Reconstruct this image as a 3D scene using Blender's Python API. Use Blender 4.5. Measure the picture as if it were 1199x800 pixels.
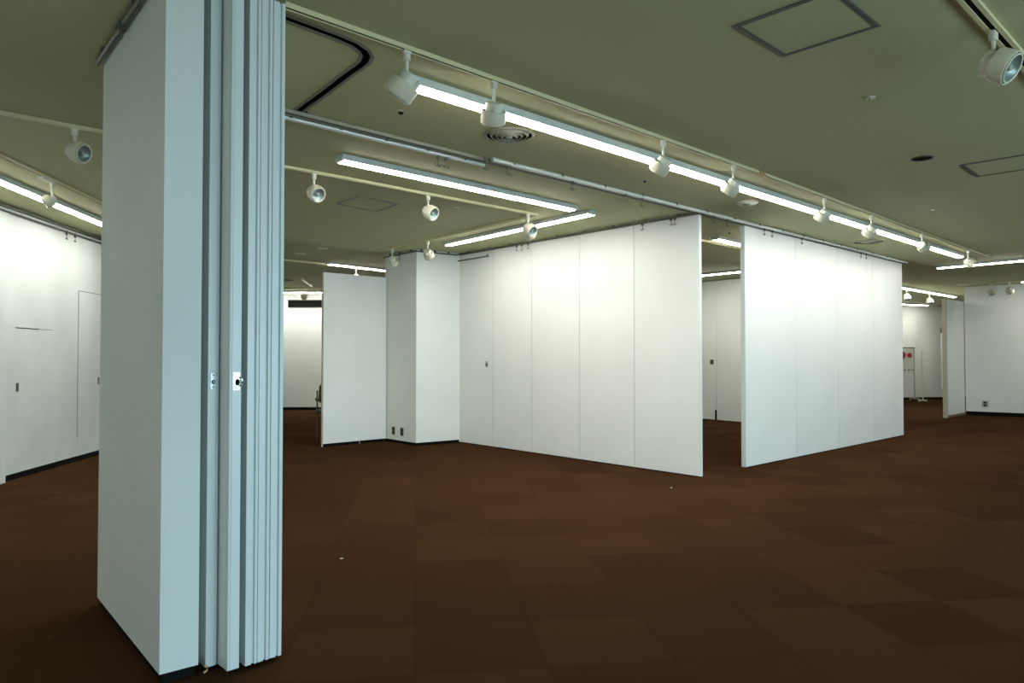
import bpy, bmesh, math, random
from mathutils import Vector, Matrix
random.seed(4)
PI = math.pi
for o in list(bpy.data.objects): bpy.data.objects.remove(o, do_unlink=True)
sc = bpy.context.scene
COL = sc.collection

# ------------------------------------------------------------------ camera
cd = bpy.data.cameras.new('camera'); cam = bpy.data.objects.new('camera', cd); COL.objects.link(cam)
cd.sensor_width = 36; cd.lens = 853 / 1199 * 36; cd.clip_end = 200
cam.location = (0, 0, 1.35)
cam.rotation_euler = (math.radians(90 + 1.209), 0, math.radians(46.7 - 90))
sc.camera = cam
# ------------------------------------------------------------------ sky, daylight, exposure
TUBE = 40.5
w = bpy.data.worlds.new('daylight'); sc.world = w; w.use_nodes = True
w.node_tree.nodes['Background'].inputs[0].default_value = (0.55, 0.78, 1.0, 1)
w.node_tree.nodes['Background'].inputs[1].default_value = 1.0
def area(name, loc, rot, sx, sy, power, col):
    l = bpy.data.lights.new(name, 'AREA'); l.shape = 'RECTANGLE'; l.size = sx; l.size_y = sy
    l.energy = power; l.color = col
    o = bpy.data.objects.new(name, l); COL.objects.link(o); o.location = loc; o.rotation_euler = rot
    return o
# daylight entering through the window band of the wall behind the camera
area('window_daylight', (4.5, -4.3, 1.15), (math.radians(90), 0, 0), 10.0, 1.5, 385, (0.65, 0.88, 0.97))
area('open_sky_daylight', (3.5, -7.2, 2.6), (math.radians(80), 0, 0), 14.0, 2.6, 850, (0.50, 0.77, 1.0))
vs = sc.view_settings
vs.view_transform = 'Standard'; vs.look = 'None'; vs.gamma = 1; vs.use_curve_mapping = False
vs.exposure = 0.25

# ------------------------------------------------------------------ materials
def mat(name, col, rough=0.6, metal=0.0, emit=None, strength=0, spec=0.5):
    m = bpy.data.materials.new(name); m.use_nodes = True
    b = m.node_tree.nodes['Principled BSDF']
    b.inputs['Base Color'].default_value = (*col, 1); b.inputs['Roughness'].default_value = rough
    b.inputs['Metallic'].default_value = metal; b.inputs['Specular IOR Level'].default_value = spec
    if emit: b.inputs['Emission Color'].default_value = (*emit, 1); b.inputs['Emission Strength'].default_value = strength
    return m
def vary(m, a, b, scale, detail=3, stretch=(1, 1, 1), lo=.35, hi=.7, bump=0):
    """mottle the base colour between two close tones with noise"""
    nt = m.node_tree; N = nt.nodes; L = nt.links; bs = N['Principled BSDF']
    tc = N.new('ShaderNodeTexCoord'); mp = N.new('ShaderNodeMapping'); mp.inputs['Scale'].default_value = stretch
    nz = N.new('ShaderNodeTexNoise'); nz.inputs['Scale'].default_value = scale; nz.inputs['Detail'].default_value = detail
    cr = N.new('ShaderNodeValToRGB'); cr.color_ramp.elements[0].position = lo; cr.color_ramp.elements[1].position = hi
    cr.color_ramp.elements[0].color = (*a, 1); cr.color_ramp.elements[1].color = (*b, 1)
    L.new(tc.outputs['Object'], mp.inputs[0]); L.new(mp.outputs[0], nz.inputs['Vector'])
    L.new(nz.outputs['Fac'], cr.inputs[0]); L.new(cr.outputs[0], bs.inputs['Base Color'])
    if bump:
        n2 = N.new('ShaderNodeTexNoise'); n2.inputs['Scale'].default_value = 260
        bp = N.new('ShaderNodeBump'); bp.inputs['Strength'].default_value = bump; bp.inputs['Distance'].default_value = .002
        L.new(tc.outputs['Object'], n2.inputs['Vector']); L.new(n2.outputs['Fac'], bp.inputs['Height']); L.new(bp.outputs[0], bs.inputs['Normal'])
    return m
WHT = (.76, .79, .75)
M = {}
M['wall'] = vary(mat('painted_wall', WHT, .55), (.73, .76, .72), (.78, .81, .77), 1.1, 5, bump=.15)
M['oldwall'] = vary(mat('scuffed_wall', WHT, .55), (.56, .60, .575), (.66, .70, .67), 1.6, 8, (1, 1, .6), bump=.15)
M['panel'] = vary(mat('partition_laminate', WHT, .42), (.75, .78, .745), (.79, .82, .785), 1.4, 4)
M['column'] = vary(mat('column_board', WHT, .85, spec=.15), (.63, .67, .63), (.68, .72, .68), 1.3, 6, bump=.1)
M['edge'] = mat('partition_edge_trim', (.66, .72, .70), .38)
M['beige'] = mat('beige_edge_trim', (.50, .47, .36), .5)
M['ceiling'] = vary(mat('ceiling_paint', (.45, .46, .26), .85), (.435, .445, .25), (.465, .475, .27), .6, 3, bump=.3)
M['black'] = mat('black_skirting', (.003, .0035, .0035), .7, spec=.1)
M['dark'] = mat('dark_slot', (.006, .006, .005), .9, spec=.1)
M['skirt_tan'] = mat('tan_skirting', (.20, .15, .10), .6)
M['cream'] = mat('cream_enamel', (.62, .60, .46), .35)
M['track'] = mat('cream_track', (.62, .58, .33), .45)
M['lamp_white'] = mat('lamp_enamel', (.66, .66, .55), .35)
M['housing'] = mat('fixture_enamel', (.50, .56, .52), .5)
M['silver'] = mat('satin_aluminium', (.62, .66, .63), .4, .3)
M['steel'] = mat('zinc_plate', (.42, .46, .44), .3, .9)
M['chrome'] = mat('bright_steel', (.75, .78, .78), .2, .9)
M['bronze'] = mat('bronze_plate', (.10, .085, .05), .4, .5)
M['rail'] = mat('grey_rail', (.13, .135, .11), .5, .3)
M['lens'] = mat('spot_reflector', (.21, .265, .25), .35, .5)
M['glass'] = mat('lamp_glass', (.26, .34, .32), .3, .2)
M['grille'] = mat('vent_ring', (.33, .33, .25), .6)
M['hatchline'] = mat('hatch_frame', (.075, .078, .058), .6)
M['tube'] = mat('glowing_diffuser', (.9, .9, .9), .5, 0, (1.0, .975, .90), TUBE)
M['grey_knob'] = mat('dark_rubber', (.03, .03, .03), .6)
M['chairfab'] = vary(mat('chair_fabric', (.05, .06, .055), .85), (.04, .05, .045), (.06, .075, .065), 30)
M['red'] = mat('red_rosette', (.45, .03, .03), .6)
M['lip'] = mat('slot_lip', (.17, .17, .13), .5)
M['channel'] = mat('runner_channel', (.26, .26, .20), .5)
M['seam'] = mat('panel_seam', (.24, .26, .24), .7)
M['crumb'] = mat('paper_crumb', (.7, .66, .55), .8)
M['tab'] = mat('brass_tab', (.45, .30, .10), .5, .2)
M['stain'] = mat('cable_tan', (.45, .30, .16), .6)

def carpet():
    m = mat('carpet_tiles', (.05, .02, .01), 1.0, spec=0); nt = m.node_tree; N = nt.nodes; L = nt.links; bs = N['Principled BSDF']
    tc = N.new('ShaderNodeTexCoord'); mp = N.new('ShaderNodeMapping'); mp.vector_type = 'POINT'
    mp.inputs['Rotation'].default_value = (0, 0, math.radians(-54.2)); mp.inputs['Scale'].default_value = (1/.575,)*2 + (1,)
    L.new(tc.outputs['Object'], mp.inputs[0])
    sep = N.new('ShaderNodeSeparateXYZ'); L.new(mp.outputs[0], sep.inputs[0])
    def mth(op, a, b=None):
        n = N.new('ShaderNodeMath'); n.operation = op
        for i, v in enumerate((a, b)):
            if v is None: continue
            if isinstance(v, (int, float)): n.inputs[i].default_value = v
            else: L.new(v, n.inputs[i])
        return n.outputs[0]
    u = mth('ADD', sep.outputs[0], -.47); v = sep.outputs[1]
    fu, fv = mth('FLOOR', u), mth('FLOOR', v)
    cb = N.new('ShaderNodeCombineXYZ'); L.new(fu, cb.inputs[0]); L.new(fv, cb.inputs[1])
    wn = N.new('ShaderNodeTexWhiteNoise'); wn.noise_dimensions = '2D'; L.new(cb.outputs[0], wn.inputs['Vector'])
    # alternate tiles have their pile turned a quarter
    par = mth('MODULO', mth('ABSOLUTE', mth('ADD', fu, fv)), 2)
    nz = N.new('ShaderNodeTexNoise'); nz.inputs['Scale'].default_value = 150; nz.inputs['Detail'].default_value = 2
    L.new(tc.outputs['Object'], nz.inputs['Vector'])
    big = N.new('ShaderNodeTexNoise'); big.inputs['Scale'].default_value = .7; big.inputs['Detail'].default_value = 3
    L.new(tc.outputs['Object'], big.inputs['Vector'])
    fac = mth('ADD', mth('MULTIPLY', wn.outputs['Value'], .45), mth('MULTIPLY', par, .10))
    fac = mth('ADD', fac, mth('MULTIPLY', nz.outputs['Fac'], .35)); fac = mth('ADD', fac, mth('MULTIPLY', big.outputs['Fac'], .3))
    def edge(t):
        fr = mth('FRACT', t); return mth('MULTIPLY', mth('MINIMUM', fr, mth('SUBTRACT', 1, fr)), .575)
    e = mth('MINIMUM', edge(u), edge(v)); seam = mth('LESS_THAN', e, .0035)
    fac = mth('SUBTRACT', fac, mth('MULTIPLY', seam, .25))
    cr = N.new('ShaderNodeValToRGB'); cr.color_ramp.elements[0].color = (.035, .0168, .0080, 1); cr.color_ramp.elements[1].color = (.056, .0275, .0132, 1)
    cr.color_ramp.elements[0].position = .15; cr.color_ramp.elements[1].position = 1
    L.new(fac, cr.inputs[0]); L.new(cr.outputs[0], bs.inputs['Base Color'])
    bp = N.new('ShaderNodeBump'); bp.inputs['Strength'].default_value = .5; bp.inputs['Distance'].default_value = .004
    L.new(nz.outputs['Fac'], bp.inputs['Height']); L.new(bp.outputs[0], bs.inputs['Normal'])
    return m
M['carpet'] = carpet()

# ------------------------------------------------------------------ mesh helpers
def box(bm, a, b, bev=0):
    x0, y0, z0 = a; x1, y1, z1 = b
    mtx = Matrix.Translation(((x0+x1)/2, (y0+y1)/2, (z0+z1)/2)) @ Matrix.Diagonal((abs(x1-x0), abs(y1-y0), abs(z1-z0), 1))
    r = bmesh.ops.create_cube(bm, size=1, matrix=mtx)
    if bev:
        es = {e for v in r['verts'] for e in v.link_edges}
        bmesh.ops.bevel(bm, geom=list(es), offset=bev, segments=2, affect='EDGES')
def prism(bm, pts, z0, z1):
    """upright prism over a footprint polygon"""
    lo = [bm.verts.new((p[0], p[1], z0)) for p in pts]; hi = [bm.verts.new((p[0], p[1], z1)) for p in pts]
    n = len(pts); bm.faces.new(lo[::-1]); bm.faces.new(hi)
    for i in range(n): bm.faces.new((lo[i], lo[(i+1) % n], hi[(i+1) % n], hi[i]))
def strip(bm, p, q, t0, t1, z0, z1):
    """box along the line p-q, offset t0..t1 to its left, between two heights"""
    d = Vector((q[0]-p[0], q[1]-p[1])).normalized(); n = Vector((-d.y, d.x))
    a, b = Vector(p[:2]), Vector(q[:2])
    prism(bm, [a+n*t0, b+n*t0, b+n*t1, a+n*t1], z0, z1)
def tube(bm, pts, r, seg=10, caps=True):
    rings = []
    P = [Vector(p) for p in pts]
    for i, p in enumerate(P):
        t = (P[min(i+1, len(P)-1)] - P[max(i-1, 0)]).normalized()
        up = Vector((0, 0, 1)) if abs(t.z) < .95 else Vector((1, 0, 0))
        a = t.cross(up).normalized(); b = t.cross(a)
        rings.append([bm.verts.new(p + (a*math.cos(2*PI*k/seg) + b*math.sin(2*PI*k/seg))*r) for k in range(seg)])
    for i in range(len(P)-1):
        for k in range(seg):
            bm.faces.new((rings[i][k], rings[i][(k+1) % seg], rings[i+1][(k+1) % seg], rings[i+1][k]))
    if caps: bm.faces.new(rings[0][::-1]); bm.faces.new(rings[-1])
def lathe(bm, prof, seg=32, mtx=Matrix()):
    """profile of (radius, z) turned about z"""
    rings = []
    for r, z in prof:
        if r < 1e-6: rings.append([bm.verts.new(mtx @ Vector((0, 0, z)))])
        else: rings.append([bm.verts.new(mtx @ Vector((r*math.cos(2*PI*k/seg), r*math.sin(2*PI*k/seg), z))) for k in range(seg)])
    for A, B in zip(rings, rings[1:]):
        for k in range(seg):
            a0, a1 = A[k % len(A)], A[(k+1) % len(A)]; b0, b1 = B[k % len(B)], B[(k+1) % len(B)]
            vs_ = []
            for v in (a0, a1, b1, b0):
                if v not in vs_: vs_.append(v)
            if len(vs_) > 2: bm.faces.new(vs_)
def extrude_profile(bm, prof, p, q):
    """closed profile of (side, z) swept from p to q (points x,y,z); side is to the left of the run"""
    p, q = Vector(p), Vector(q); d = (q-p); d.z = 0; d.normalize(); n = Vector((-d.y, d.x, 0))
    A = [bm.verts.new(p + n*s + Vector((0, 0, z))) for s, z in prof]; B = [bm.verts.new(q + n*s + Vector((0, 0, z))) for s, z in prof]
    m_ = len(prof)
    for i in range(m_): bm.faces.new((A[i], A[(i+1) % m_], B[(i+1) % m_], B[i]))
    bm.faces.new(A[::-1]); bm.faces.new(B)
def mesh(name, bm, m, smooth=False):
    bmesh.ops.recalc_face_normals(bm, faces=bm.faces)
    me = bpy.data.meshes.new(name); bm.to_mesh(me); bm.free()
    if m: me.materials.append(M[m])
    if smooth:
        for f in me.polygons: f.use_smooth = True
        me.set_sharp_from_angle(angle=math.radians(35))
    return me
def put(name, me, parent=None, loc=(0, 0, 0), mtx=None):
    o = bpy.data.objects.new(name, me); COL.objects.link(o)
    if parent: o.parent = parent
    if mtx is not None: o.matrix_local = mtx
    else: o.location = loc
    return o
def obj(name, bm, m, parent=None, smooth=False): return put(name, mesh(name, bm, m, smooth), parent)
def tag(o, label, cat, group=None):
    o['label'] = label; o['category'] = cat
    if group: o['group'] = group
    return o
def thing(name, label, cat, loc=(0, 0, 0), rz=0, group=None):
    o = bpy.data.objects.new(name, None); COL.objects.link(o); o.location = loc; o.rotation_euler = (0, 0, rz); o.empty_display_size = .1
    return tag(o, label, cat, group)
def struct(name, bm, m, parent=None, smooth=False):
    o = obj(name, bm, m, parent, smooth)
    if not parent: o['kind'] = 'structure'
    return o
B = bmesh.new

# ------------------------------------------------------------------ the setting
CZ = 2.989        # underside of everything fixed to the ceiling
def lerp(a, b, t): return (a[0]+(b[0]-a[0])*t, a[1]+(b[1]-a[1])*t)
bm = B(); box(bm, (-7, -7, -.1), (32, 24, 0)); struct('floor', bm, 'carpet')

# ceiling slab with the recessed runner slots cut out of it
bm = B(); box(bm, (-7, -5, CZ+.001), (32, 24, CZ+.2)); ceil_me = mesh('ceiling', bm, 'ceiling')
ceil = put('ceiling', ceil_me)
slot = [(1.25, 3.285), (1.58, 3.288), (1.90, 3.308), (2.00, 3.325), (2.075, 3.36), (2.125, 3.41), (2.155, 3.48), (2.168, 3.56), (2.178, 3.68), (2.225, 4.06), (2.262, 4.42), (2.268, 4.475)]
def offset(path, d):
    out = []
    for i, p in enumerate(path):
        a = Vector(path[max(i-1, 0)]); b = Vector(path[min(i+1, len(path)-1)]); t = (b-a).normalized()
        out.append((p[0]-t.y*d, p[1]+t.x*d))
    return out
def ribbon(bm, path, d0, d1, z0, z1):
    a, b = offset(path, d0), offset(path, d1)
    prev = None
    for i in range(len(path)-1):
        prism(bm, [a[i], a[i+1], b[i+1], b[i]], z0, z1)
def cut(target, bm_):
    c = put('cutter', mesh('cutter', bm_, 'dark'))
    md = target.modifiers.new('cut', 'BOOLEAN'); md.operation = 'DIFFERENCE'; md.object = c; md.solver = 'EXACT'
    dg = bpy.context.evaluated_depsgraph_get()
    me = bpy.data.meshes.new_from_object(target.evaluated_get(dg)); target.modifiers.clear()
    target.data = me; bpy.data.objects.remove(c, do_unlink=True)
def ribbon_poly(bm, path, d0, d1, z0, z1):
    prism(bm, offset(path, d0) + offset(path, d1)[::-1], z0, z1)
bm = B(); ribbon_poly(bm, slot, -.021, .021, CZ-.05, CZ+.12); cut(ceil, bm)
for vx, vy, vr in ((3.652, 3.905, .166), (10.78, 4.04, .180)):
    bm = B(); lathe(bm, [(0, -.05), (vr, -.05), (vr, .12), (0, .12)], 40, Matrix.Translation((vx, vy, CZ))); cut(ceil, bm)
bm = B(); prism(bm, [(2.24, 4.36), (2.272, 4.36), (2.285, 4.41), (2.31, 4.45), (2.35, 4.485), (2.24, 4.485)], CZ-.05, CZ+.12); cut(ceil, bm)
bm = B(); strip(bm, (1.5, 4.5), (13.5, 4.5), -.012, .045, CZ-.05, CZ+.12); cut(ceil, bm)
ceil['kind'] = 'structure'
ceil.data.materials.clear(); ceil.data.materials.append(M['ceiling']); ceil.data.materials.append(M['dark'])
for f in ceil.data.polygons: f.material_index = 1 if CZ+.003 < f.center.z < CZ+.19 and 0 < f.center.x < 14 and 3.2 < f.center.y < 5 else 0
# pressed metal lips along both sides of the curved slot
bm = B(); ribbon(bm, slot, .021, .040, CZ-.004, CZ); ribbon(bm, slot, -.040, -.021, CZ-.004, CZ)
t = obj('runner_slot_lining', bm, 'lip'); tag(t, 'dark curved runner slot in the ceiling above the folded partition stack', 'ceiling track')

def wall(name, p, q, thick, m, z0=0, z1=CZ):
    bm = B(); strip(bm, p, q, 0, thick, z0, z1); return struct(name, bm, m)
# scuffed wall on the left, running at an angle to everything else
LP, LQ = (1.413, 9.476), (2.741, 11.221)
ld = Vector((LQ[0]-LP[0], LQ[1]-LP[1])).normalized()
def onleft(s, off=0): n = Vector((ld.y, -ld.x)); p = Vector(LP)+ld*s*2.193+n*off; return (p.x, p.y)
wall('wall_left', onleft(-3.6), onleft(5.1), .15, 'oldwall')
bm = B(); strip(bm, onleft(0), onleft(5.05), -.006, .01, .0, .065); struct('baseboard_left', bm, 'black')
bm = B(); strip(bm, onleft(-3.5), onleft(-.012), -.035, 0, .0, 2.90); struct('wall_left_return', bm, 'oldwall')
wall('wall_near_left', (-3.2, -4), (-3.2, 3.0), .15, 'wall')
wall('wall_near_left_angle', (-3.2, 3.0), onleft(-3.6), .15, 'wall')
# wall behind the camera with its window band
bm = B(); strip(bm, (22, -4), (-3.4, -4), 0, .15, 0, .45); strip(bm, (22, -4), (-3.4, -4), 0, .15, 1.95, CZ)
for x in (-3.0, -.55, 1.9, 4.4, 6.9, 9.6): strip(bm, (x+.2, -4), (x-.2, -4), 0, .15, .45, 1.95)
strip(bm, (22, -4), (9.8, -4), 0, .15, .45, 1.95)
struct('wall_behind_camera', bm, 'wall')
for i, x in enumerate((-2.8, -.35, 2.1, 4.6, 7.1)):
    x1 = (-.75, 1.7, 4.2, 6.7, 9.4)[i]
    f = B()
    for a, b in (((x, .45), (x+.05, 1.95)), ((x1-.05, .45), (x1, 1.95)), ((x+.05, .45), (x1-.05, .5)), ((x+.05, 1.9), (x1-.05, 1.95)), (((x+x1)/2-.02, .5), ((x+x1)/2+.02, 1.9))):
        box(f, (a[0], -4.1, a[1]), (b[0], -4.04, b[1]))
    o = struct('window_%d' % (i+1), f, 'silver')
# far right wall, running back towards the camera side
RW, RE = (19.4, 5.13), (21.0, -4.0)
wall('wall_right', RE, RW, -.18, 'wall')
bm = B(); strip(bm, RE, RW, 0, .008, 0, .085); struct('baseboard_right', bm, 'black')
wall('wall_right_return', (19.42, 5.14), (27.6, 5.14), -.12, 'wall')
# far wall seen beyond the white movable partition on the right
FA, FB, FC = (23.7, 9.35), (25.22, 8.02), (27.2, 6.64)
wall('wall_far', FB, FA, -.15, 'wall'); wall('wall_far_side', FC, FB, -.15, 'wall')
bm = B(); strip(bm, FB, FA, 0, .01, 0, .07); strip(bm, FC, FB, 0, .01, 0, .07); struct('baseboard_far', bm, 'black')
wall('wall_far_corner', (27.6, 5.0), (27.2, 6.7), -.15, 'wall')
wall('wall_far_inner', FA, (13.95, 5.9), -.15, 'wall')
# far back wall with the dark air slot along its top
BA, BB = (7.2, 18.75), (11.2, 14.95)
wall('wall_back', BB, BA, -.15, 'wall')
bm = B(); strip(bm, BB, BA, 0, .01, 0, .07); struct('baseboard_back', bm, 'black')
wall('wall_back_side', (13.9, 11.2), BB, -.15, 'wall')
wall('wall_back_corner', BA, (5.8, 19.2), -.15, 'wall'); 
wall('wall_back_left', (5.9, 19.3), onleft(4.4), -.15, 'wall')

# ------------------------------------------------------------------ pillar by the middle partition
PC, PR, PL = (6.53, 9.05), (7.30, 8.955), (6.56, 9.95)
bm = B(); prism(bm, [PC, PR, (7.42, 9.85), PL], .045, CZ); struct('pillar', bm, 'wall')
bm = B(); prism(bm, [(PC[0]+.014, PC[1]+.014), (PR[0], PR[1]+.014), (7.40, 9.84), (PL[0]+.012, PL[1]-.01)], 0, .045); struct('baseboard_pillar', bm, 'black')

# ------------------------------------------------------------------ foreground column (end of a stub wall)
CA, CB, CC = (1.095, 4.45), (1.018, 3.195), (1.172, 3.187)
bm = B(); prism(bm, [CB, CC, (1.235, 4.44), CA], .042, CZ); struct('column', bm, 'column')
bm = B(); prism(bm, [(CB[0]+.012, CB[1]+.012), (CC[0]-.01, CC[1]+.012), (1.23, 4.43), (CA[0]+.012, CA[1]-.01)], 0, .042); struct('baseboard_column', bm, 'black')

# ------------------------------------------------------------------ doors and marks of the left wall
def lstrip(bm, s0, s1, z0, z1, t0=.0, t1=.003): strip(bm, onleft(s0), onleft(s1), -t1, -t0, z0, z1)
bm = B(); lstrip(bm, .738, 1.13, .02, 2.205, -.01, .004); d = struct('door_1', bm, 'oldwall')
bm = B(); lstrip(bm, .729, .736, .30, 2.214); lstrip(bm, .736, 1.13, 2.206, 2.216); struct('door_gap', bm, 'seam', d)
bm = B(); lstrip(bm, .988, 1.006, .975, 1.07, 0, .008); struct('door_handle', bm, 'bronze', d)
bm = B(); lstrip(bm, .097, .116, .965, 1.06, -.01, .006); t = obj('recessed_pull', bm, 'bronze'); tag(t, 'small dark recessed pull plate on the scuffed left wall', 'handle')
bm = B(); lstrip(bm, .085, .30, 1.668, 1.678, 0, .004); lstrip(bm, .30, .44, 1.671, 1.675, 0, .003); t = obj('wall_slit', bm, 'dark'); tag(t, 'thin dark horizontal slit in the scuffed left wall', 'slit')

# ------------------------------------------------------------------ movable partition panels
def panel(label, p, q, z0=.014, z1=2.955, thick=.055, group=None, fp=0, fq=0, edge='edge'):
    """white partition panel from p to q, its thickness to the left of that run; aluminium stile at both ends"""
    p, q = Vector(p), Vector(q); L_ = (q-p).length; rz = math.atan2(q.y-p.y, q.x-p.x)
    t = thing('partition_panel', label, 'partition panel', (p.x, p.y, 0), rz, group)
    bm = B(); box(bm, (.007, 0, z0), (L_-.007, thick, z1), .0015); obj('board', bm, 'panel', t)
    bm = B(); box(bm, (.002, .001, z0-.003), (.007, thick-.001, z1-.002)); obj('edge_stile', bm, edge, t)
    bm = B(); box(bm, (L_-.007, .001, z0-.003), (L_-.002, thick-.001, z1-.002)); obj('edge_stile', bm, edge, t)
    bm = B(); box(bm, (.01, .012, .001), (L_-.01, thick-.012, z0)); obj('floor_seal', bm, 'dark', t)
    return t
m0, m1 = Vector((7.131, 4.500)), Vector((7.298, 8.974))
ms = [0, .209, .4133, .62, .8115, .9985]
def onmid(s, off=0): d = (m1-m0).normalized(); n = Vector((-d.y, d.x)); return m0+(m1-m0)*s+n*off
ml = ['nearest panel of the middle white partition, with the exposed lit end', 'second panel of the middle white partition, small scuff near its foot',
      'centre panel of the middle white partition, below the L-shaped pair of lights', 'fourth panel of the middle white partition, beside the panel with the latch',
      'farthest panel of the middle white partition, with the small square latch, beside the pillar']
mid = []
for i in range(5):
    a, b = onmid(ms[i]), onmid(ms[i+1])
    mid.append(panel(ml[i], b, a, thick=.05))
bm = B(); L0 = (ms[5]-ms[4])*4.477
lx = (ms[5]-.843)*4.477
box(bm, (lx-.03, -.006, 1.195), (lx+.03, .002, 1.285)); lp = obj('latch', bm, 'steel', mid[4]); lp['label'] = 'square steel latch plate'
bm = B(); box(bm, (lx-.014, -.008, 1.21), (lx+.016, -.006, 1.25)); obj('latch_opening', bm, 'dark', lp)
rx = [8.135, 9.477, 10.811, 12.153, 13.46]
rl = ['nearest panel of the right white partition, with the exposed grey end edge', 'second panel of the right white partition from its near end',
      'third panel of the right white partition from its near end', 'farthest panel of the right white partition, under the end of the long light']
for i in range(4): panel(rl[i], (rx[i], 4.5), (rx[i+1], 4.5), thick=.06)

# back partition seen through the gap
g0, g1 = Vector((13.62, 7.0)), Vector((13.86, 8.98))
gs = Vector((13.79, 8.30))
gl = ['panel seen through the gap between partitions, right of the seam', 'panel seen through the gap between partitions, with the dark square latch']
gg = [(13.55, 6.35), (13.79, 8.29), (13.97, 9.75)]
gap = [panel(gl[i], gg[i+1], gg[i], thick=.05, z1=2.97) for i in range(2)]
gap.append(panel('farther panel of the inner partition, hidden behind the right partition', gg[0], (13.45, 5.75), thick=-.05, z1=2.97)) if False else None
wall('wall_inner', (13.9, 5.9), (13.62, 6.33), -.12, 'wall'); wall('wall_inner_side', (13.98, 9.78), (13.98, 11.3), -.12, 'wall')
gd = (Vector(gg[1])-Vector(gg[2])); gL = gd.length
bm = B(); box(bm, (gL-.17, -.006, 1.19), (gL-.08, .002, 1.29)); o = obj('latch', bm, 'bronze', gap[1])
bm = B(); box(bm, (gL-.045, -.012, .01), (gL-.005, .002, .22), .002); obj('floor_bolt', bm, 'dark', gap[1])

# panel standing left of the pillar
fp_ = panel('pale free-standing panel left of the square pillar, brownish edge, raised off the floor', (5.43, 9.895), (6.555, 9.89), z0=.045, z1=2.625, thick=.05, edge='beige')
for c in list(fp_.children):
    if c.name.startswith('floor_seal'): bpy.data.objects.remove(c, do_unlink=True)
bm = B(); box(bm, (.012, .01, .045), (.0, .04, 0)); obj('foot', bm, 'beige', fp_)
bm = B(); box(bm, (.64, .018, .045), (.65, .028, 0)); obj('foot', bm, 'beige', fp_)
bm = B(); box(bm, (.03, .028, .001), (1.08, .045, .045)); obj('floor_seal', bm, 'black', fp_)
# short fixed wing by the right wall
wg = panel('white wing panel with a tan edge projecting from the far right wall', (18.08, 5.15), (19.4, 5.15), z0=.05, z1=2.64, thick=.07, edge='beige')
bm = B(); box(bm, (-.02, -.006, 0), (.045, .076, 2.645)); obj('corner_post', bm, 'beige', wg)
bm = B(); box(bm, (.045, -.002, .0), (1.31, .06, .05)); obj('skirting', bm, 'skirt_tan', wg)

# ------------------------------------------------------------------ folded stack beside the column
def stacked(label, x0, x1, y0, wide, groove):
    t = thing('stacked_partition_panel', label, 'partition panel', (x0, y0, 0), math.radians(1.5), 'folded partition panels stored beside the column')
    w_ = x1-x0; g0_, g1_ = w_*groove[0], w_*groove[1]; d_ = groove[2]; z0, z1 = .018, 2.955
    bm = B(); prism(bm, [(0, .002), (g0_-.002, .0), (g0_, d_), (g1_, d_), (g1_+.002, .0), (w_, .002), (w_, .03), (0, .03)], z0, z1)
    obj('edge_profile', bm, 'edge', t)
    bm = B(); box(bm, (.002, .03, z0), (w_-.002, wide, z1)); obj('board', bm, 'panel', t)
    bm = B(); box(bm, (w_*.5-.008, .05, z1), (w_*.5+.008, .08, CZ)); obj('hanger_bolt', bm, 'steel', t)
    return t
st = [stacked('set-back stored panel nearest the column, with a dull strike plate', 1.204, 1.250, 3.190, 1.10, (.75, .8, .003)),
      stacked('protruding stored panel with the bright hooked latch', 1.258, 1.309, 3.092, 1.15, (.14, .18, .003)),
      stacked('grooved stored panel just right of the one with the bright latch', 1.334, 1.386, 3.088, 1.15, (.52, .72, .012)),
      stacked('grooved stored panel second from the right end of the stack', 1.389, 1.441, 3.090, 1.15, (.50, .70, .012)),
      stacked('outermost grooved stored panel at the right end of the stack', 1.446, 1.502, 3.094, 1.15, (.52, .68, .012))]
def plate(parent, x, y, z, h, w_, m, hook):
    bm = B(); box(bm, (x-w_/2, y-.003, z-h/2), (x+w_/2, y+.001, z+h/2), .001); p = obj('latch_plate', bm, m, parent)
    bm = B(); lathe(bm, [(0, -.0015), (.008, -.0015), (.008, .001), (0, .001)] if not hook else [(0, -.001), (.0095, -.001), (.0095, .001), (0, .001)], 16, Matrix.Translation((x+(0 if not hook else .004), y-.004, z-.004)) @ Matrix.Rotation(PI/2, 4, 'X') @ Matrix.Diagonal((1, 1.6 if hook else 1.1, 1, 1)))
    obj('latch_hole', bm, 'dark', p)
    bm = B()
    for dz in (h*.38, -h*.38): lathe(bm, [(0, -.002), (.003, -.002), (.003, .002), (0, .002)], 10, Matrix.Translation((x, y-.003, z+dz)) @ Matrix.Rotation(PI/2, 4, 'X'))
    obj('screw', bm, 'dark', p)
    if not hook:
        bm = B(); lathe(bm, [(0, -.002), (.003, -.002), (.003, .002), (0, .002)], 10, Matrix.Translation((x, y-.006, z-.004)) @ Matrix.Rotation(PI/2, 4, 'X')); obj('pin', bm, 'steel', p)
    else:
        pts = [(x+.011, y-.004, z+.016), (x+.019, y-.010, z+.014), (x+.022, y-.012, z), (x+.021, y-.010, z-.014), (x+.013, y-.004, z-.02)]
        bm = B(); tube(bm, pts, .0035, 8); obj('hook', bm, 'chrome', p)
    return p
plate(st[0], .021, 0, 1.245, .068, .024, 'steel', False)
plate(st[1], .028, 0, 1.245, .075, .028, 'chrome', True)
bm = B(); tube(bm, [(.0, .0, .0), (.012, -.004, .008), (.014, -.004, .022), (.004, 0, .03)], .005, 8)
o = obj('folded_tag', bm, 'stain'); o.location = (1.19, 3.175, .006); tag(o, 'small tan scrap at the foot of the column by the stack', 'scrap')

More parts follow.
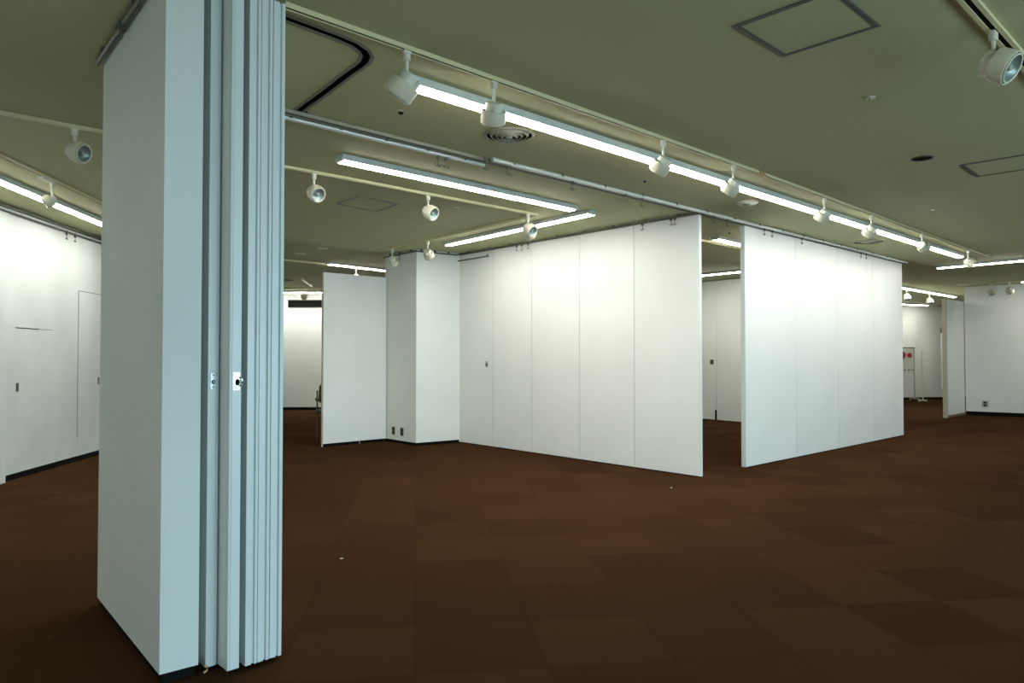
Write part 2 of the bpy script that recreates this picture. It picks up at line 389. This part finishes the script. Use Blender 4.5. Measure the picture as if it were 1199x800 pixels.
# ------------------------------------------------------------------ ceiling rails
def channel(p, q, label, half=.03, h=.024):
    """surface mounted open-bottomed runner channel"""
    bm = B(); z0, z1 = CZ-h, CZ
    strip(bm, p, q, half-.006, half, z0, z1); strip(bm, p, q, -half, -half+.006, z0, z1)
    strip(bm, p, q, -half+.006, -half+.018, z0, z0+.004); strip(bm, p, q, half-.018, half-.006, z0, z0+.004)
    return tag(obj('runner_channel', bm, 'channel'), label, 'ceiling track')
def hanger_rod(p, q, z, label, r=.019, m='silver', clips=6):
    t = thing('picture_rail', label, 'picture rail', (0, 0, 0))
    bm = B(); tube(bm, [(p[0], p[1], z), (q[0], q[1], z)], r, 12); obj('rod', bm, m, t, True)
    d = Vector((q[0]-p[0], q[1]-p[1])).normalized()
    for i in range(clips):
        c = lerp(p, q, (i+.4)/clips)
        bm = B(); strip(bm, (c[0]-d.x*.012, c[1]-d.y*.012), (c[0]+d.x*.012, c[1]+d.y*.012), -r-.002, r+.002, z-.004, CZ); obj('bracket', bm, 'rail', t)
    return t
channel((1.5, 4.525), (13.5, 4.525), 'long dark runner channel above the right partition and across the ceiling', .035)
hanger_rod((1.35, 4.60), (4.02, 4.60), 2.967, 'silver picture rail from the folded stack to the ceiling joint left of the round vent', clips=7)
hanger_rod((3.95, 4.43), (13.49, 4.43), 2.967, 'long silver picture rail running above the right white partition', clips=16)
a, b = onmid(-.012, .0), onmid(1.0, .0)
channel(onmid(0.02, -.022), onmid(1.0, -.022), 'dark runner channel along the top of the middle white partition', .03)
hanger_rod(onmid(0.01, .045), onmid(.998, .045), 2.965, 'thin picture rail above the middle white partition', .009, 'rail', clips=9)
# rails on the pillar, the column, the left wall
hanger_rod((PC[0]-.03, PC[1]-.03), (PR[0]-.09, PR[1]-.03), 2.955, 'picture rail on the lit face of the pillar', .012, 'rail', clips=3)
hanger_rod((PC[0]-.03, PC[1]-.02), (PL[0]-.02, PL[1]), 2.955, 'picture rail on the shaded face of the pillar', .012, 'rail', clips=3)
hanger_rod((CB[0]-.028, CB[1]-.05), (CA[0]-.028, CA[1]+.02), 2.968, 'dark picture rail along the top of the foreground column', .013, 'rail', clips=4)
t = thing('picture_rail', 'double picture rail along the top of the scuffed left wall', 'picture rail')
bm = B(); p0, p1 = onleft(-2, .03), onleft(3.8, .03); tube(bm, [(*p0, 2.915), (*p1, 2.915)], .012, 10); obj('rod', bm, 'rail', t)
bm = B(); strip(bm, onleft(-2), onleft(3.8), -.05, -.02, 2.955, 2.975); obj('rod', bm, 'rail', t)
# short bar on the middle partition beside the pillar
t = thing('hanging_bar', 'short dark bar with a bent tip at the top of the panel beside the pillar', 'bar')
p0, p1 = onmid(.9966, .03), onmid(.832, .03)
bm = B(); tube(bm, [(*p0, 2.868), (*p1, 2.868)], .010, 8); obj('bar', bm, 'rail', t)
for pts_ in ([(*onmid(.995, .02), 2.868), (*onmid(.995, .0), 2.868)], [(*onmid(.832, .02), 2.868), (*onmid(.832, .0), 2.868)]):
    bm = B(); tube(bm, pts_, .008, 8); obj('bracket', bm, 'rail', t)
bm = B(); tube(bm, [(*p1, 2.86), (*p1, 2.90)], .010, 8); obj('bent_tip', bm, 'rail', t)

# picture hooks sliding on the rails
def hook_mesh():
    bm = B(); box(bm, (-.010, -.008, -.032), (.010, .008, .012), .002)
    pts = [(0, 0, -.03), (0, 0, -.065), (.010, 0, -.078), (.018, 0, -.070), (.017, 0, -.060)]
    tube(bm, pts, .0028, 6)
    pts = [(0, 0, -.06), (-.010, 0, -.078), (-.018, 0, -.070), (-.017, 0, -.060)]; tube(bm, pts, .0028, 6)
    return mesh('picture_hook', bm, 'rail')
HK = hook_mesh()
def hook(p, rz, label, z=2.965, s=1.0):
    o = put('picture_hook', HK, None, (p[0], p[1], z)); o.rotation_euler = (0, 0, rz); o.scale = (s*1.25, s*1.25, s*1.25)
    return tag(o, label, 'hook', 'picture hooks on the ceiling rails')
for x, l in ((3.88, 'picture hook just right of the joint in the silver ceiling rails'), (4.14, 'picture hook hanging behind the round ceiling vent'),
             (4.93, 'lone hook between the joint and the middle partition'), (5.71, 'left hook of the pair above the second middle panel'),
             (5.98, 'right hook of the pair above the second middle panel'), (7.33, 'first of two hooks over the gap between partitions'),
             (7.62, 'second of two hooks over the gap between partitions'), (8.50, 'left hook of the close pair on the nearest right panel'),
             (8.70, 'right hook of the close pair on the nearest right panel'), (9.53, 'hook above the second right panel'),
             (11.52, 'left hook of the pair above the third right panel'), (11.72, 'right hook of the pair above the third right panel'),
             (13.42, 'hook at the far end of the rail over the right partition')):
    hook((x, 4.43), .0, l)
for x, l in ((3.53, 'left hook of the dark pair near the rail joint'), (3.61, 'right hook of the dark pair near the rail joint')): hook((x, 4.60), 0, l, 2.972, 1.1)
for s, l in ((.066, 'left hook of the pair on the nearest middle panel'), (.078, 'right hook of the pair on the nearest middle panel'), (.171, 'single hook on the second middle panel'),
             (.626, 'right of the three hooks under the corner spotlights'), (.655, 'middle of the three hooks under the corner spotlights'), (.68, 'left of the three hooks under the corner spotlights')):
    hook(onmid(s, .045), PI/2, l)
hook((PC[0]-.055, PC[1]+.38), PI/2, 'hook on the shaded face of the pillar', 2.955)
hook(onleft(.557, .03), math.atan2(ld.y, ld.x), 'left of the two hooks above the scuffed left wall', 2.915)
hook(onleft(.655, .03), math.atan2(ld.y, ld.x), 'right of the two hooks above the scuffed left wall', 2.915)
# ring hook on the column
bm = B(); pts = [(0, .022*math.cos(a_*PI/8), -.022*math.sin(a_*PI/8)-.05) for a_ in range(-5, 11)]; tube(bm, pts, .003, 6); box(bm, (-.016, -.012, -.03), (.016, .012, .016), .002)
o = obj('ring_hook', bm, 'rail'); o.location = (CB[0]-.028+.034, CB[1]+.66, 2.965); tag(o, 'dark open ring hook at the top of the foreground column', 'hook')

# ------------------------------------------------------------------ spotlight tracks
def track(p, q, label, hw=.017, h=.024, slot_=.62):
    d = Vector((q[0]-p[0], q[1]-p[1])); t = thing('spotlight_track', label, 'lighting track', (p[0], p[1], CZ), math.atan2(d.y, d.x)); L_ = d.length
    bm = B(); i = hw*slot_
    extrude_profile(bm, [(-hw, 0), (-hw, -h), (-i, -h), (-i, -.004), (i, -.004), (i, -h), (hw, -h), (hw, 0)], (0, 0, 0), (L_, 0, 0)); obj('profile', bm, 'track', t)
    bm = B(); box(bm, (.01, -i, -h*.72), (L_-.01, i, -.004)); obj('conductor_slot', bm, 'dark', t)
    return t
track((1.52, 3.150), (6.0, 3.165), 'cream track running beside the long fluorescent light, near half')
track((6.0, 3.165), (13.75, 3.29), 'cream track running beside the long fluorescent light, far half')
bm = B(); box(bm, (5.96, 3.14, CZ-.027), (6.06, 3.19, CZ-.001), .003); t = obj('track_joiner', bm, 'tab'); tag(t, 'small yellowed joiner on the cream track by the long light', 'track joiner')
track((2.0, 5.843), (5.92, 5.850), 'cream track in front of the shorter ceiling light, middle of the room')
track((.42, 5.848), (2.0, 5.843), 'cream track crossing the dim ceiling left of the column')
track((5.91, 5.87), (6.17, 9.36), 'cream track running along the middle partition towards the pillar')
track((1.5, .968), (9.0, .968), 'cream track crossing the top right corner of the view', .034, .018, .38)
ang = Vector((.598, .801))
track((1.0-ang.x*4, 7.09-ang.y*4), (1.0+ang.x*5, 7.09+ang.y*5), 'angled cream track beside the left wall light')
track((4.6, 11.43), (7.9, 11.60), 'cream track beyond the free-standing panel')
track((8.1, 5.56), (13.2, 5.60), 'cream track seen through the gap between the partitions')
track((16.5, 6.18), (21.6, 6.25), 'cream track behind the wing panel, on the far right')
track((18.62, 5.05), (18.1, 1.0), 'cream track along the far right wall', .03, .03)

# ------------------------------------------------------------------ spotlights
SP = {}
bm = B(); box(bm, (-.024, -.012, -.014), (.024, .012, 0), .002); lathe(bm, [(0, -.050), (.018, -.050), (.0205, -.047), (.0205, -.012), (0, -.012)], 24); SP['adapter'] = mesh('adapter', bm, 'lamp_white', True)
bm = B(); tube(bm, [(0, 0, -.048), (0, 0, -.155)], .0095, 14); SP['stem'] = mesh('stem', bm, 'lamp_white', True)
# head points along -z, its pivot at the origin
bm = B(); lathe(bm, [(0, .060), (.044, .060), (.050, .055), (.052, .0), (.052, -.022), (0, -.022)], 32); box(bm, (-.013, -.062, -.02), (.013, -.03, .056), .003); SP['body'] = mesh('lamp_body', bm, 'lamp_white', True)
bm = B(); lathe(bm, [(.0655, .012), (.0695, .012), (.0725, .008), (.0735, -.058), (.0715, -.061), (.0685, -.061), (.0675, -.056), (.0655, .004), (.0655, .012)], 40)
for k in range(4):
    c_, s_ = math.cos(k*PI/2+.6), math.sin(k*PI/2+.6); strip(bm, (c_*.050, s_*.050), (c_*.067, s_*.067), -.009, .009, -.004, .008)
SP['hood'] = mesh('hood', bm, 'cream', True)
bm = B(); lathe(bm, [(.050, -.008), (.0665, -.008), (.0665, -.014), (.050, -.014), (.050, -.008)], 32); SP['gap'] = mesh('dark_gap', bm, 'dark', True)
bm = B(); lathe(bm, [(.0, -.030), (.020, -.033), (.040, -.042), (.056, -.056), (.0575, -.058), (.0575, -.062), (.052, -.056), (.038, -.046), (0, -.036)], 36); SP['lens'] = mesh('reflector', bm, 'lens', True)
bm = B(); lathe(bm, [(.0565, -.052), (.0635, -.052), (.0645, -.066), (.0615, -.069), (.0575, -.067), (.0565, -.052)], 40); SP['bezel'] = mesh('bezel', bm, 'lamp_white', True)
bm = B(); lathe(bm, [(.0, -.060), (.012, -.058), (.017, -.050), (.013, -.040), (.0, -.036)], 20); SP['bulb'] = mesh('bulb', bm, 'glass', True)
def spotlight(x, y, aim, label, group, s=1.0, drop=.150, z=None, side=0.0, lit=None, big=1.0):
    t = thing('spotlight', label, 'spotlight', (x, y, (CZ-.024) if z is None else z), 0, group); t.scale = (s, s, s)
    put('adapter', SP['adapter'], t); put('stem', SP['stem'], t)
    q = Vector(aim).normalized().to_track_quat('-Z', 'Y')
    R_ = Matrix.Translation((0, 0, -drop-.012)) @ q.to_matrix().to_4x4() @ Matrix.Translation((0, 0, -.022)) @ Matrix.Scale(big, 4)
    h = put('lamp_body', SP['body'], t, mtx=R_)
    for n, k in (('hood', 'hood'), ('dark_gap', 'gap'), ('bezel', 'bezel'), ('reflector', 'lens'), ('bulb', 'bulb')):
        put(n, SP[k], h)
    return t
GM = 'spotlights along the long track'
AW = (.55, .60, -.85)
spotlight(2.21, 3.155, (-.36, .52, -.79), 'nearest spotlight on the long track, tilted down and left over the start of the light', GM, big=1.12)
spotlight(2.83, 3.157, (.28, .45, -.9), 'second spotlight on the long track, just above the round vent', GM, big=1.0)
spotlight(4.53, 3.16, (-.05, .75, -.9), 'third spotlight on the long track, above the gap in the long light', GM)
spotlight(5.54, 3.163, (.0, .75, -.9), 'fourth spotlight on the long track, next to the yellowed joiner', GM)
spotlight(7.37, 3.187, (.0, .75, -.9), 'fifth spotlight on the long track, over the right partition near end', GM)
spotlight(8.65, 3.208, (.2, .75, -.9), 'sixth spotlight on the long track, left of the far oval vent', GM)
spotlight(10.43, 3.236, (.9, -.1, -.3), 'seventh spotlight on the long track, white and boxy, turned sideways', GM)
spotlight(12.59, 3.272, (.2, -.75, -.7), 'last spotlight on the long track, its face turned to the viewer', GM)
spotlight(4.19, .968, (-.05, -.9, -.55), 'large spotlight at the top right corner, glass facing the viewer', 'spotlights on the other tracks', big=1.12)
spotlight(3.11, 5.845, (.05, -.9, -.45), 'left spotlight under the shorter light, glass facing forward', 'spotlights on the other tracks')
spotlight(4.36, 5.848, (.15, -.9, -.42), 'spotlight under the middle of the shorter ceiling light', 'spotlights on the other tracks')
spotlight(5.76, 5.850, (.05, -.9, -.55), 'front spotlight at the corner where two cream tracks meet', 'spotlights on the other tracks')
spotlight(5.92, 6.02, (.85, -.05, -.6), 'rear spotlight at the corner where two cream tracks meet', 'spotlights on the other tracks')
spotlight(6.085, 8.17, (.75, .35, -.75), 'spotlight in front of the pillar, turned towards the partition', 'spotlights on the other tracks')
spotlight(6.16, 9.15, (.6, .5, -.6), 'spotlight at the end of the track, left of the pillar top', 'spotlights on the other tracks')
spotlight(1.26, 5.844, (.55, -.85, -.3), 'spotlight left of the foreground column, dark glass facing the viewer', 'spotlights on the other tracks')
tb = spotlight(1.50, 7.76, (-.75, .1, -.55), 'slim spotlight over the left wall light, pointing down and left', 'spotlights on the other tracks', big=.8)
bm = B(); strip(bm, (1.50-.598*.22, 7.76-.801*.22), (1.50-.598*.05, 7.76-.801*.05), -.03, .03, CZ-.05, CZ-.024)
tag(obj('track_feed_box', bm, 'lamp_white'), 'white feed box on the angled track at the left', 'feed box')
spotlight(6.99, 11.553, (.1, -.2, -1), 'small spotlight hanging under the light beyond the free-standing panel', 'spotlights on the other tracks', s=1.0)
spotlight(8.33, 16.05, (-.2, .9, -.3), 'tiny spotlight in front of the far back wall', 'spotlights on the other tracks', z=CZ-.024)
track((6.9, 16.85), (9.7, 14.9), 'cream track in front of the far back wall')
spotlight(18.56, 4.40, (.7, -.1, -.6), 'left of the two spotlights along the far right wall', 'spotlights on the other tracks', big=1.05, z=CZ-.031)
spotlight(18.49, 4.05, (.7, -.1, -.6), 'right of the two spotlights along the far right wall', 'spotlights on the other tracks', big=1.05, z=CZ-.031)
for x, l in ((17.3, 'leftmost of three small spotlights behind the long light on the far right'), (18.9, 'middle of three small spotlights behind the long light on the far right'), (20.6, 'rightmost of three small spotlights behind the long light on the far right')):
    spotlight(x, 6.19+(x-16.5)*.0137, (-.3, -.35, -.9), l, 'spotlights on the other tracks', big=1.2)

# ------------------------------------------------------------------ fluorescent lights
def light(p, q, label, w_=.068):
    """surface batten: sloped white housing and a glowing wrap-round diffuser"""
    d = Vector((q[0]-p[0], q[1]-p[1])); L_ = d.length
    t = thing('fluorescent_light', label, 'ceiling light', (p[0], p[1], CZ), math.atan2(d.y, d.x))
    bm = B(); extrude_profile(bm, [(-w_, 0), (-w_, -.006), (-w_*.80, -.044), (-w_*.755, -.044), (-w_*.755, -.036), (w_*.755, -.036), (w_*.755, -.044), (w_*.80, -.044), (w_, -.006), (w_, 0)], (0, 0, 0), (L_, 0, 0)); obj('housing', bm, 'housing', t)
    a = w_*.74
    bm = B(); extrude_profile(bm, [(-a, -.0365), (-a, -.046), (-a*.82, -.054), (-a*.4, -.057), (a*.4, -.057), (a*.82, -.054), (a, -.046), (a, -.0365)], (.025, 0, 0), (L_-.025, 0, 0)); obj('diffuser', bm, 'tube', t)
    bm = B()
    for x0, x1 in ((0, .025), (L_-.025, L_)): box(bm, (x0, -a*1.02, -.052), (x1, a*1.02, -.034), .004)
    obj('end_cap', bm, 'housing', t); return t
light((2.44, 3.51), (13.2, 3.545), 'long continuous fluorescent light along the spotlight track above the right partition')
light((3.01, 5.25), (5.90, 5.29), 'shorter fluorescent light parallel to the long one, mid-ceiling')
light((6.455, 8.2), (6.21, 5.27), 'fluorescent light running along the middle partition, at right angles to its neighbour')
light((14.55, 4.28), (14.30, 1.2), 'fluorescent light crossing the far right of the ceiling')
light((1.09-.59*1.9, 7.95-.807*1.9), (1.09+.59*3.4, 7.95+.807*3.4), 'angled fluorescent light in front of the scuffed left wall')
light((-2.1, 2.6), (-2.1, 4.3), 'added fluorescent fill light on the ceiling left of the foreground column, outside the view')  # unseen fixture, added to brighten the column's left face
light((6.27, 11.27), (7.6, 11.42), 'fluorescent light peeking over the free-standing panel')
light((7.75, 17.45), (10.7, 14.8), 'fluorescent light along the top of the far back wall')
light((8.7, 14.7), (10.5, 13.4), 'added fluorescent fill light in the far area, hidden behind the free-standing panel')  # extra fixture out of sight, put in to lift the far back wall
light((8.75, 5.28), (11.2, 5.36), 'nearer fluorescent light seen through the gap between partitions')
light((12.55, 9.4), (12.45, 6.2), 'farther fluorescent light seen through the gap between partitions')
light((17.2, 6.07), (21.9, 6.03), 'fluorescent light passing over the wing panel on the far right')
light((23.2, 8.2), (24.9, 7.60), 'farthest fluorescent light by the far wall, above the rolling stand')
light((18.62, 3.86), (18.3, 1.4), 'fluorescent light at the right edge of view along the far right wall')

# ------------------------------------------------------------------ ceiling fittings
def rings(x, y, r, n, label, name='ceiling_vent', cat='vent'):
    """round diffuser: flat rim and nested flared cones hanging in the hole cut for it"""
    t = thing(name, label, cat, (x, y, CZ))
    bm = B(); lathe(bm, [(r*.895, 0), (r, 0), (r, -.003), (r*.97, -.008), (r*.915, -.010), (r*.895, -.006), (r*.895, 0)], 48); obj('rim', bm, 'grille', t, True)
    for k in range(n):
        rk = r*(.70, .49, .29, .11)[k]; zz = .014+.004*k
        if k < n-1: prof = [(rk-.003, -zz), (rk+.003, -zz-.002), (rk+.022, -zz+.022), (rk+.028, .035), (rk+.025, .035), (rk+.018, -zz+.024), (rk-.001, -zz+.003), (rk-.003, -zz)]
        else: prof = [(0, -zz), (rk*.8, -zz-.002), (rk+.006, -zz+.010), (rk*.6, .03), (0, .03)]
        bm = B(); lathe(bm, prof, 48); obj('ring', bm, 'grille', t, True)
    bm = B()
    for a in (0, PI/2): c_, s_ = math.cos(a+.4)*r*.88, math.sin(a+.4)*r*.88; strip(bm, (-c_, -s_), (c_, s_), -.003, .003, .034, .040)
    obj('spider', bm, 'rail', t)
    return t
rings(3.652, 3.905, .185, 4, 'round ringed air vent beside the long light, near the second spotlight')
rings(10.78, 4.04, .20, 4, 'far round air vent above the right partition')
def disc(x, y, r, name, label, cat, m='lamp_white', h=.015, core=None):
    t = thing(name, label, cat, (x, y, CZ))
    bm = B(); lathe(bm, [(0, 0), (r, 0), (r, -h*.4), (r*.85, -h), (0, -h)], 32); obj('plate', bm, m, t, True)
    if core: bm = B(); lathe(bm, [(0, -h), (r*core, -h), (r*core*.8, -h-.012), (0, -h-.014)], 20); obj('core', bm, 'grille' if m != 'grille' else 'dark', t, True)
    return t
disc(7.09, 3.895, .12, 'smoke_detector', 'white disc alarm on the ceiling above the right partition near end', 'alarm', 'lamp_white', .02, .35)
disc(2.77, 4.02, .028, 'ceiling_sensor', 'tiny dark sprinkler head between the curved slot and the round vent', 'sprinkler', 'grille', .008, .6)
disc(5.51, 4.05, .02, 'ceiling_sensor', 'tiny sprinkler head right of the third spotlight', 'sprinkler', 'grille', .008, .6)
disc(4.78, 1.77, .028, 'ceiling_sensor', 'small white sprinkler head between the large hatch and the dark downlight', 'sprinkler', 'lamp_white', .006, .5)
disc(8.97, 2.67, .022, 'ceiling_sensor', 'tiny sprinkler head above the far half of the long track', 'sprinkler', 'lamp_white', .008, .5)
disc(5.02, 6.21, .03, 'ceiling_sensor', 'small sprinkler head behind the mid-ceiling spotlights', 'sprinkler', 'lamp_white', .006, .5)
disc(8.64, 5.0, .02, 'ceiling_sensor', 'tiny sprinkler head seen through the gap between partitions', 'sprinkler', 'grille', .008, .6)
disc(13.44, 3.18, .05, 'ceiling_sensor', 'small sprinkler head near the end of the long track', 'sprinkler', 'lamp_white', .012, .5)
t = thing('downlight', 'dark unlit round downlight in the ceiling at the upper right', 'downlight', (6.56, 2.03, CZ))
bm = B(); lathe(bm, [(.072, 0), (.085, 0), (.085, -.004), (.072, -.006), (.072, 0)], 32); obj('rim', bm, 'hatchline', t, True)
bm = B(); lathe(bm, [(0, -.0015), (.072, -.0015), (.072, -.003), (0, -.003)], 32); obj('aperture', bm, 'dark', t)
for x, y, l in ((5.46, 10.69, 'left of two pale round downlights in the ceiling behind the folded stack'), (5.45, 9.96, 'right of two pale round downlights, nearer the pillar')):
    disc(x, y, .085, 'downlight', l, 'downlight', 'lamp_white', .006)
disc(7.15, 14.58, .13, 'downlight', 'dark round vent in the far ceiling, beyond the folded stack', 'vent', 'dark', .006)
bm = B(); tube(bm, [(7.14, 13.9, CZ-.05), (8.0, 15.1, CZ-.05)], .02, 10); box(bm, (7.2, 14.0, CZ-.05), (7.24, 14.04, CZ)); box(bm, (7.9, 14.96, CZ-.05), (7.94, 15.0, CZ)); tag(obj('unlit_tube', bm, 'cream', None, True), 'unlit pale tube under the far ceiling, left of the free-standing panel top', 'ceiling light')
bm = B(); lathe(bm, [(0, 0), (.09, 0), (.09, -.03), (.05, -.06), (0, -.06)], 20, Matrix.Translation((19.8, 4.9, CZ))) ; 
tag(obj('ceiling_fitting', bm, 'grille', None, True), 'small pale fitting on the ceiling where the wing panel meets the right wall', 'fitting')
def hatch(pts, label, line=.028):
    t = thing('ceiling_hatch', label, 'hatch', (0, 0, 0))
    c = Vector((sum(p[0] for p in pts)/4, sum(p[1] for p in pts)/4))
    inner = [tuple(Vector(p)+(c-Vector(p)).normalized()*line*1.45) for p in pts]
    mid_ = [tuple(Vector(p)+(c-Vector(p)).normalized()*line*.75) for p in pts]
    in2 = [tuple(Vector(p)+(c-Vector(p)).normalized()*line*.95) for p in pts]
    for nm, A, B_, h, m in (('outer_frame', pts, mid_, .005, 'rail'), ('shadow_gap', mid_, in2, .0015, 'dark'), ('inner_frame', in2, inner, .004, 'rail')):
        bm = B()
        for i in range(4):
            j = (i+1) % 4; prism(bm, [A[i], A[j], B_[j], B_[i]], CZ-h, CZ)
        obj(nm, bm, m, t)
    bm = B(); prism(bm, inner, CZ-.002, CZ); obj('lid', bm, 'ceiling', t)
    return t
hatch([(3.245, 1.850), (3.779, 1.853), (3.775, 1.345), (3.245, 1.345)], 'large square access hatch at the top of the view')
hatch([(7.02, 1.884), (7.60, 1.904), (7.62, 1.34), (7.04, 1.32)], 'square access hatch at the right edge, beyond the dark downlight', .034)
hatch([(3.938, 6.923), (3.921, 6.431), (4.454, 6.497), (4.501, 7.02)], 'access hatch in the mid ceiling between two cream-track spotlights', .026)

# ------------------------------------------------------------------ outlets
def outlet(px, py, z, rz, w_, h, label, m='bronze'):
    t = thing('wall_outlet', label, 'outlet', (px, py, z), rz)
    bm = B(); box(bm, (-w_/2, -.006, -h/2), (w_/2, .001, h/2), .002); obj('plate', bm, m, t)
    for dz in (-h*.2, h*.2):
        bm = B(); box(bm, (-w_*.22, -.009, dz-h*.12), (w_*.22, -.006, dz+h*.12), .001); obj('socket', bm, 'dark', t)
d = Vector((PL[0]-PC[0], PL[1]-PC[1]))
for s, l in ((.70, 'left brass-brown outlet near the foot of the pillar'), (.43, 'right brass-brown outlet near the foot of the pillar')):
    outlet(PC[0]+d.x*s, PC[1]+d.y*s, .185, -PI/2-.03, .085, .125, l)
outlet(19.4+.175*.37, 5.13-.37, .265, -PI/2-.175+.35, .12, .15, 'grey outlet low on the far right wall', 'steel')

# ------------------------------------------------------------------ far back wall slot
n = Vector((BA[1]-BB[1], -(BA[0]-BB[0]))).normalized(); bd = (Vector(BA)-Vector(BB)).normalized()
k0 = Vector((8.62, 17.40)); 
def onback(px): # nearest point on the back wall line
    v = Vector(px)-Vector(BB); return Vector(BB)+bd*v.dot(bd)
sa, sb = onback((8.60, 17.46)), onback((10.4, 15.7))
t = thing('air_grille', 'long dark air grille at the top of the far back wall', 'vent')
bm = B(); strip(bm, sb, sa, .0, .012, 2.615, 2.80); obj('slot', bm, 'dark', t)
bm = B()
for z in (2.605, 2.795): strip(bm, sb, sa, .0, .02, z, z+.012)
obj('frame', bm, 'rail', t)

# ------------------------------------------------------------------ chair behind the free-standing panel
def chair(loc, rz):
    t = thing('stacking_chair', 'dark grey chair half hidden behind the free-standing panel', 'chair', loc, rz)
    for sx in (-.24, .24):
        bm = B(); tube(bm, [(sx, -.22, .012), (sx, -.20, .46)], .013, 10); obj('leg', bm, 'bronze', t, True)
        bm = B(); tube(bm, [(sx, .24, .012), (sx, .20, .46), (sx, .225, .62), (sx, .27, .80)], .013, 10); obj('leg', bm, 'bronze', t, True)
        bm = B(); tube(bm, [(sx, -.19, .46), (sx, -.19, .66)], .010, 8); obj('arm_post', bm, 'grey_knob', t, True)
        bm = B(); box(bm, (sx-.035, -.24, .66), (sx+.025, .22, .69), .008); obj('armrest', bm, 'grey_knob', t)
    bm = B(); box(bm, (-.27, -.24, .455), (.27, .23, .505), .015); obj('seat', bm, 'chairfab', t)
    bm = B(); box(bm, (-.225, .215, .60), (.225, .262, .90), .02)
    for v in bm.verts:
        v.co.y += (v.co.z-.6)*.15 + .05*(1-(v.co.x/.225)**2); 
        if v.co.z > .8: v.co.x *= .93
    obj('backrest', bm, 'chairfab', t)
    return t
chair((5.94, 10.50, 0), math.radians(-28))

# ------------------------------------------------------------------ rolling stand at the far wall
rs = thing('rolling_stand', 'white wheeled stand with two red rosettes, by the far wall', 'stand', (23.9, 7.88, 0), math.atan2(-.69, .725))
for x in (-.62, .22):
    bm = B(); tube(bm, [(x, 0, .06), (x, 0, 1.62)], .018, 10); obj('upright', bm, 'steel', rs, True)
    bm = B(); tube(bm, [(x, -.25, .09), (x, .25, .09)], .018, 10); obj('foot_bar', bm, 'steel', rs, True)
    for y in (-.25, .25):
        bm = B(); lathe(bm, [(0, -.014), (.038, -.014), (.04, 0), (.038, .014), (0, .014)], 16, Matrix.Translation((x, y, .04)) @ Matrix.Rotation(PI/2, 4, 'Y')); obj('caster', bm, 'lamp_white', rs, True)
bm = B(); tube(bm, [(-.64, 0, 1.62), (.24, 0, 1.62)], .02, 10); obj('top_bar', bm, 'rail', rs, True)
bm = B(); box(bm, (-.60, -.01, .12), (.20, .01, 1.58), .003); obj('board', bm, 'wall', rs)
for x, r in ((-.16, .115), (.07, .07)):
    bm = B(); lathe(bm, [(0, 0), (r, 0), (r*1.02, .012), (r*.72, .03), (r*.5, .018), (r*.3, .035), (0, .04)], 16, Matrix.Translation((x, -.012, 1.40)) @ Matrix.Rotation(PI/2, 4, 'X')); o = obj('rosette', bm, 'red', rs)
for x in (-.07, .05, .17):
    bm = B(); lathe(bm, [(0, 0), (.035, 0), (.03, .03), (0, .035)], 12, Matrix.Translation((x, -.012, .95)) @ Matrix.Rotation(PI/2, 4, 'X')); obj('knob', bm, 'steel', rs, True)
bm = B(); tube(bm, [(24.45, 7.62, .02), (24.43, 7.63, 1.55)], .02, 8); tube(bm, [(24.40, 7.50, .02), (24.50, 7.74, .02)], .025, 8); tag(obj('thin_pole', bm, 'lamp_white'), 'thin white pole standing right of the rolling stand', 'pole')
# narrow white door leaf standing ajar near the far wall
t = thing('narrow_cabinet', 'narrow white wall cabinet seen edge-on beside the tan-edged wing panel', 'cabinet', (25.52, 7.34, 0), math.atan2(-.69, .725))
bm = B(); box(bm, (-.02, -.25, .36), (.10, .12, 2.10), .005); obj('body', bm, 'wall', t)
bm = B(); box(bm, (-.01, -.2, 2.10), (.09, .18, 2.28), .005); obj('dark_top', bm, 'rail', t)
bm = B(); box(bm, (.02, -.1, .0), (.08, .1, .36), .002); obj('plinth', bm, 'rail', t)
bm = B(); lathe(bm, [(0, 0), (.04, 0), (.03, .04), (0, .045)], 12, Matrix.Translation((.02, -.25, .98)) @ Matrix.Rotation(PI/2, 4, 'X')); obj('knob', bm, 'bronze', t)

# ------------------------------------------------------------------ crumbs on the carpet
for x, y, l in ((2.526, 4.338, 'small pale crumb of paper on the open carpet right of the folded stack'), (6.35, 4.35, 'tiny pale speck on the carpet by the nearest middle panel')):
    bm = B(); bmesh.ops.create_icosphere(bm, subdivisions=1, radius=.012)
    for v in bm.verts: v.co = Vector((v.co.x*1.3, v.co.y*.7, v.co.z*.35+.004))*random.uniform(.8, 1.1)
    o = obj('paper_crumb', bm, 'crumb'); o.location = (x, y, .001); tag(o, l, 'crumb')
